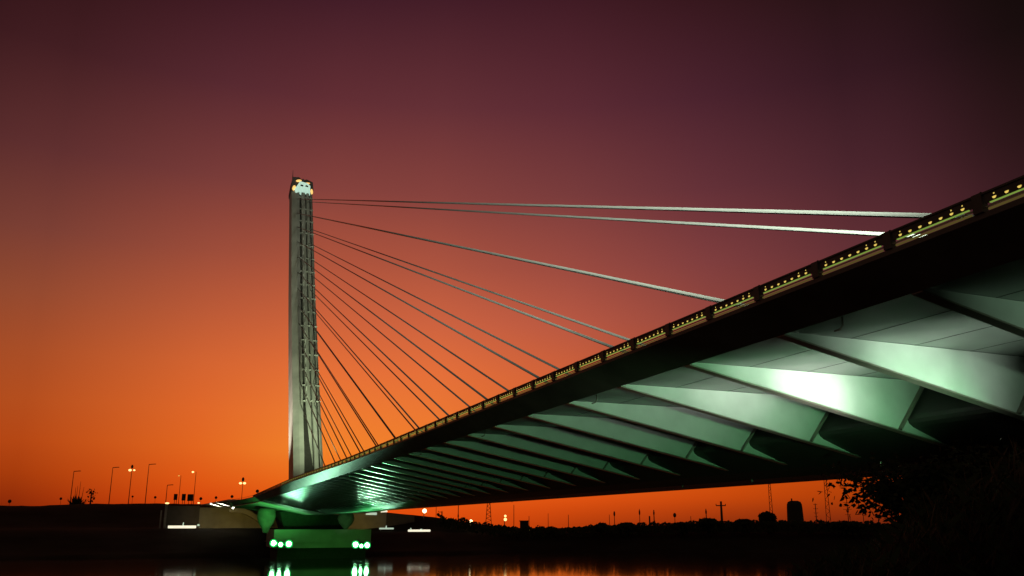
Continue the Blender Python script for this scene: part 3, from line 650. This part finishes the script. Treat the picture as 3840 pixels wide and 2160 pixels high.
# ------------------------------------------------------------------ the leafy tree at the right, near the camera
def neartree():
    rnd = random.Random(21); D = 10.3
    base = at(3680, 2150, D); base.z = -1.0
    t = thing('leafy_tree', 'dark leafy tree in the right foreground with ragged twigs against the orange sky', 'tree', (base.x, base.y, base.z))
    mb = MB(); tips = []
    hub = at(3660, 1960, D)
    mb.tube([base-Vector((0, 0, .5)), (base+hub)/2+Vector((.05, 0, 0)), hub], [.13, .10, .08], 8)
    targets = [(3185, 1800), (3230, 1830), (3290, 1790), (3300, 1880), (3350, 1840), (3380, 1790), (3420, 1900), (3440, 1810), (3500, 1850), (3520, 1790), (3480, 1930), (3380, 1930), (3580, 1800), (3600, 1880), (3640, 1790), (3680, 1850), (3720, 1790), (3760, 1860), (3820, 1800), (3850, 1880), (3560, 1950), (3700, 1930), (3800, 1950), (3900, 1830), (3650, 1720), (3780, 1730), (3300, 1820), (3250, 1800)]
    for px, py in targets:
        e = at(px, py, D+rnd.uniform(-.5, .6)); m = hub.lerp(e, .5)+Vector((0, 0, .08)); mb.tube([hub, m, e], [.035, .018, .006], 5); tips.append((hub, m, e))
    # hanging twigs on the left edge
    for a, b_ in (((3340, 1890), (3400, 1975)), ((3300, 1860), (3240, 1915)), ((3380, 1930), (3350, 1990)), ((3420, 1940), (3470, 1990))):
        p, q = at(*a, D), at(*b_, D); mb.tube([p, q], [.008, .004], 4); tips.append((p, p.lerp(q, .5), q))
    mb.build('trunk', M['bark'], t, True)
    mb = MB()
    def leaf(c, s):
        d = Vector((rnd.gauss(0, 1), rnd.gauss(0, 1), rnd.gauss(-.3, .8))).normalized(); nn = d.orthogonal().normalized(); nn = (nn+d.cross(nn)*rnd.uniform(-1, 1)).normalized()
        mb.poly([c, c+d*s*.35+nn*s*.30, c+d*s*.75+nn*s*.2, c+d*s*1.1, c+d*s*.75-nn*s*.2, c+d*s*.35-nn*s*.30])
    for i, (h_, m, e) in enumerate(tips):
        dens = 330 if i < 28 else 30
        for j in range(dens):
            f = rnd.random()**.5; p = (h_.lerp(m, f*2) if f < .5 else m.lerp(e, f*2-1))
            sc = .16 if i < 28 else .05
            if p.x and f < .35 and i < 12: continue
            leaf(p+Vector((rnd.gauss(0, sc), rnd.gauss(0, sc*1.3), rnd.gauss(0, sc*.75))), rnd.uniform(.05, .085))
    # fuller body of the crown
    for j in range(9000):
        px = rnd.uniform(3400, 3990); py = rnd.uniform(1745, 1990); p = at(px, py, D+rnd.uniform(-.6, 1.0)); leaf(p, rnd.uniform(.06, .11))
    mb.build('crown', M['leaf'], t)
neartree()
# undergrowth on the near bank
rnd = random.Random(5); mb = MB()
for i in range(15000):
    px = 2925+rnd.random()**.6*1040; D = rnd.uniform(10, 15) if i < 11000 else rnd.uniform(6, 10); base = at(px, 2000, D)
    c = Vector((base.x, base.y, -.95+rnd.random()**1.2*lerp([(2920, .08), (3000, .3), (3330, .75), (3480, 1.1), (3960, 1.5)], px)))
    d = Vector((rnd.gauss(0, .6), rnd.gauss(0, .6), 1)).normalized(); s = rnd.uniform(.08, .16); nn = d.orthogonal().normalized()
    mb.poly([c-nn*s*.2, c+nn*s*.2, c+d*s+nn*s*.12, c+d*s*1.5, c+d*s-nn*s*.12])
o = mb.build('undergrowth', M['leaf']); o['kind'] = 'stuff'; o['label'] = 'dark undergrowth on the near bank under the leafy tree'; o['category'] = 'undergrowth'
# ------------------------------------------------------------------ lights
# floodlights standing on the near bank under the deck
bf = thing('bank_floodlight', 'floodlight on the near bank shining up at the ribs', 'floodlight', (17, 9, -.3))
mb = MB(); mb.box(16.75, 17.25, 8.6, 8.9, -.2, .25); mb.box(16.95, 17.05, 8.7, 8.8, -.7, -.2); mb.build('housing', M['pole'], bf)
spot('bank_floodlight_beam', (17.2, 12.6, .1), (17.35, 19.15, 3.75), 4300, (.97, 1., .90), 28, 1., .2, bf)
spot('bank_floodlight_soft_beam', (17.2, 12.6, .1), (17.0, 19.15, 3.7), 2800, (.90, 1., .88), 50, 1., .2, bf)
spot('bank_floodlight_near_beam', (17.2, 8.0, .1), (17.0, 15.15, 3.9), 1500, (.90, 1., .88), 26, 1., .2, bf)
spot('bank_floodlight_near_soft_beam', (17.2, 8.0, .1), (17.4, 15.15, 3.9), 1500, (.78, 1., .80), 50, 1., .2, bf)
spot('bank_floodlight_wide_beam', (17.0, 9.0, .1), (17.0, 26, 3.7), 4000, (.18, .70, .27), 58, 1., .2, bf)
spot('rib_fill', (19.0, 2.0, .1), (18.2, 11, 4.4), 1000, (.60, 1., .66), 50, 1., .2, bf)  # added fill for the first rib, source unseen
# green beams from the pier floodlights; soffit, pile-cap and column fill lights added, unseen
G1, G2 = (.45, 1., .62), (.08, .8, .2)
def beam(k, target, e, size, col=G1, blend=.8):
    p = WLOC[LAMPS[k].name]; spot('green_beam', (p.x, 184.3, p.z), target, e, col, size, blend, .4, LAMPS[k])
beam(0, (12.6, 96, 4.9), 190000, 4.4)
beam(1, (12.7, 110, 4.8), 110000, 5.5, (.25, 1., .48))
beam(0, (14.2, 130, 4.2), 26000, 2.6); beam(2, (15.6, 131, 4.0), 26000, 2.4)
for k in range(3): beam(3+k, (WLOC[LAMPS[3+k].name].x-17.6+(k-1)*.55, 86, 3.4), 170000, 1.6)
beam(4, (19, 88, 3.3), 30000, 6., G2)
spot('green_fill', (14.5, 160, -6.8), (17, 180, 4.6), 30000, (.09, .9, .15), 50, 1., .4, LAMPS[1])
beam(3, (27, 150, 2.0), 5000, 22, G2, 1.)
spot('column_fill', (25, 172, -6.5), (33.2, 187, 1), 700, (.6, 1., .62), 22, 1., .3, LAMPS[5])
spot('column_fill', (25, 172, -6.5), (15.8, 187, 1.2), 700, (.7, 1., .5), 22, 1., .3, LAMPS[0])
spot('green_fill', (28, 168, -6.3), (28, 187, -4.4), 2100, (.07, .75, .08), 100, .8, .5, LAMPS[2])
# deck floodlights on the stays and on the mast
md = thing('mast_floodlight', 'floodlight on the deck in front of the mast', 'floodlight', (24, 168, 5.6))
mb = MB(); mb.box(23.6, 24.4, 167.4, 168, 5.5, 6.1); mb.build('housing', M['pole'], md)
spot('mast_beam', (24, 164, 6.5), (26, 210, 36), 185000, (.66, .84, .54), 54, 1., .4, md)
spot('mast_side_beam', (11.6, 203, 6.8), (22.4, 228, 40), 120000, (1., .92, .78), 56, 1., .4, md)
sd = thing('stay_floodlight', 'floodlight on the deck shining along the stay cables', 'floodlight', (29.5, 2, 5.12))
mb = MB(); mb.box(29.3, 29.7, 1.9, 2.2, 5.12, 5.4); mb.build('housing', M['pole'], sd)
spot('stay_beam', (29.5, 2.5, 5.25), (26, 42, 20.3), 560000, (.82, 1., .84), 28, 1., .4, sd)
for k, e in ((1, 60000), (2, 26000), (3, 14000), (4, 9000), (5, 9000), (6, 5000)):
    y = 5.3+11.8*k-1.5
    spot('stay_end_beam', (26.6, y, 5.3), (26, y+20, 12.0), e, (.9, 1., .82), 18, 1., .3, sd)
# olive light on the abutments
for (x, y, tx, e) in ((7, 250, 9, 700), (16, 250, 18, 350), (50, 250, 50, 800)):
    spot('abutment_beam', (x, y, -.8), (tx, 264, 1.5), e, (1., .72, .14), 110, 1., .4, ab if x < 30 else ab2)
spot('approach_soffit_beam', (5.2, 251, 2.8), (6.0, 252, 5.5), 12000, (1., .97, .8), 95, 1., .3, ab)
spot('approach_soffit_beam', (8.0, 238, 2.8), (8.6, 238.5, 5.5), 7000, (1., .97, .8), 90, 1., .3, ab)
# ------------------------------------------------------------------ render settings
s = bpy.context.scene
s.view_settings.view_transform = 'Standard'; s.view_settings.look = 'None'; s.view_settings.exposure = 0; s.view_settings.gamma = 1
s.cycles.use_denoising = True; s.cycles.max_bounces = 5; s.cycles.sample_clamp_indirect = 4
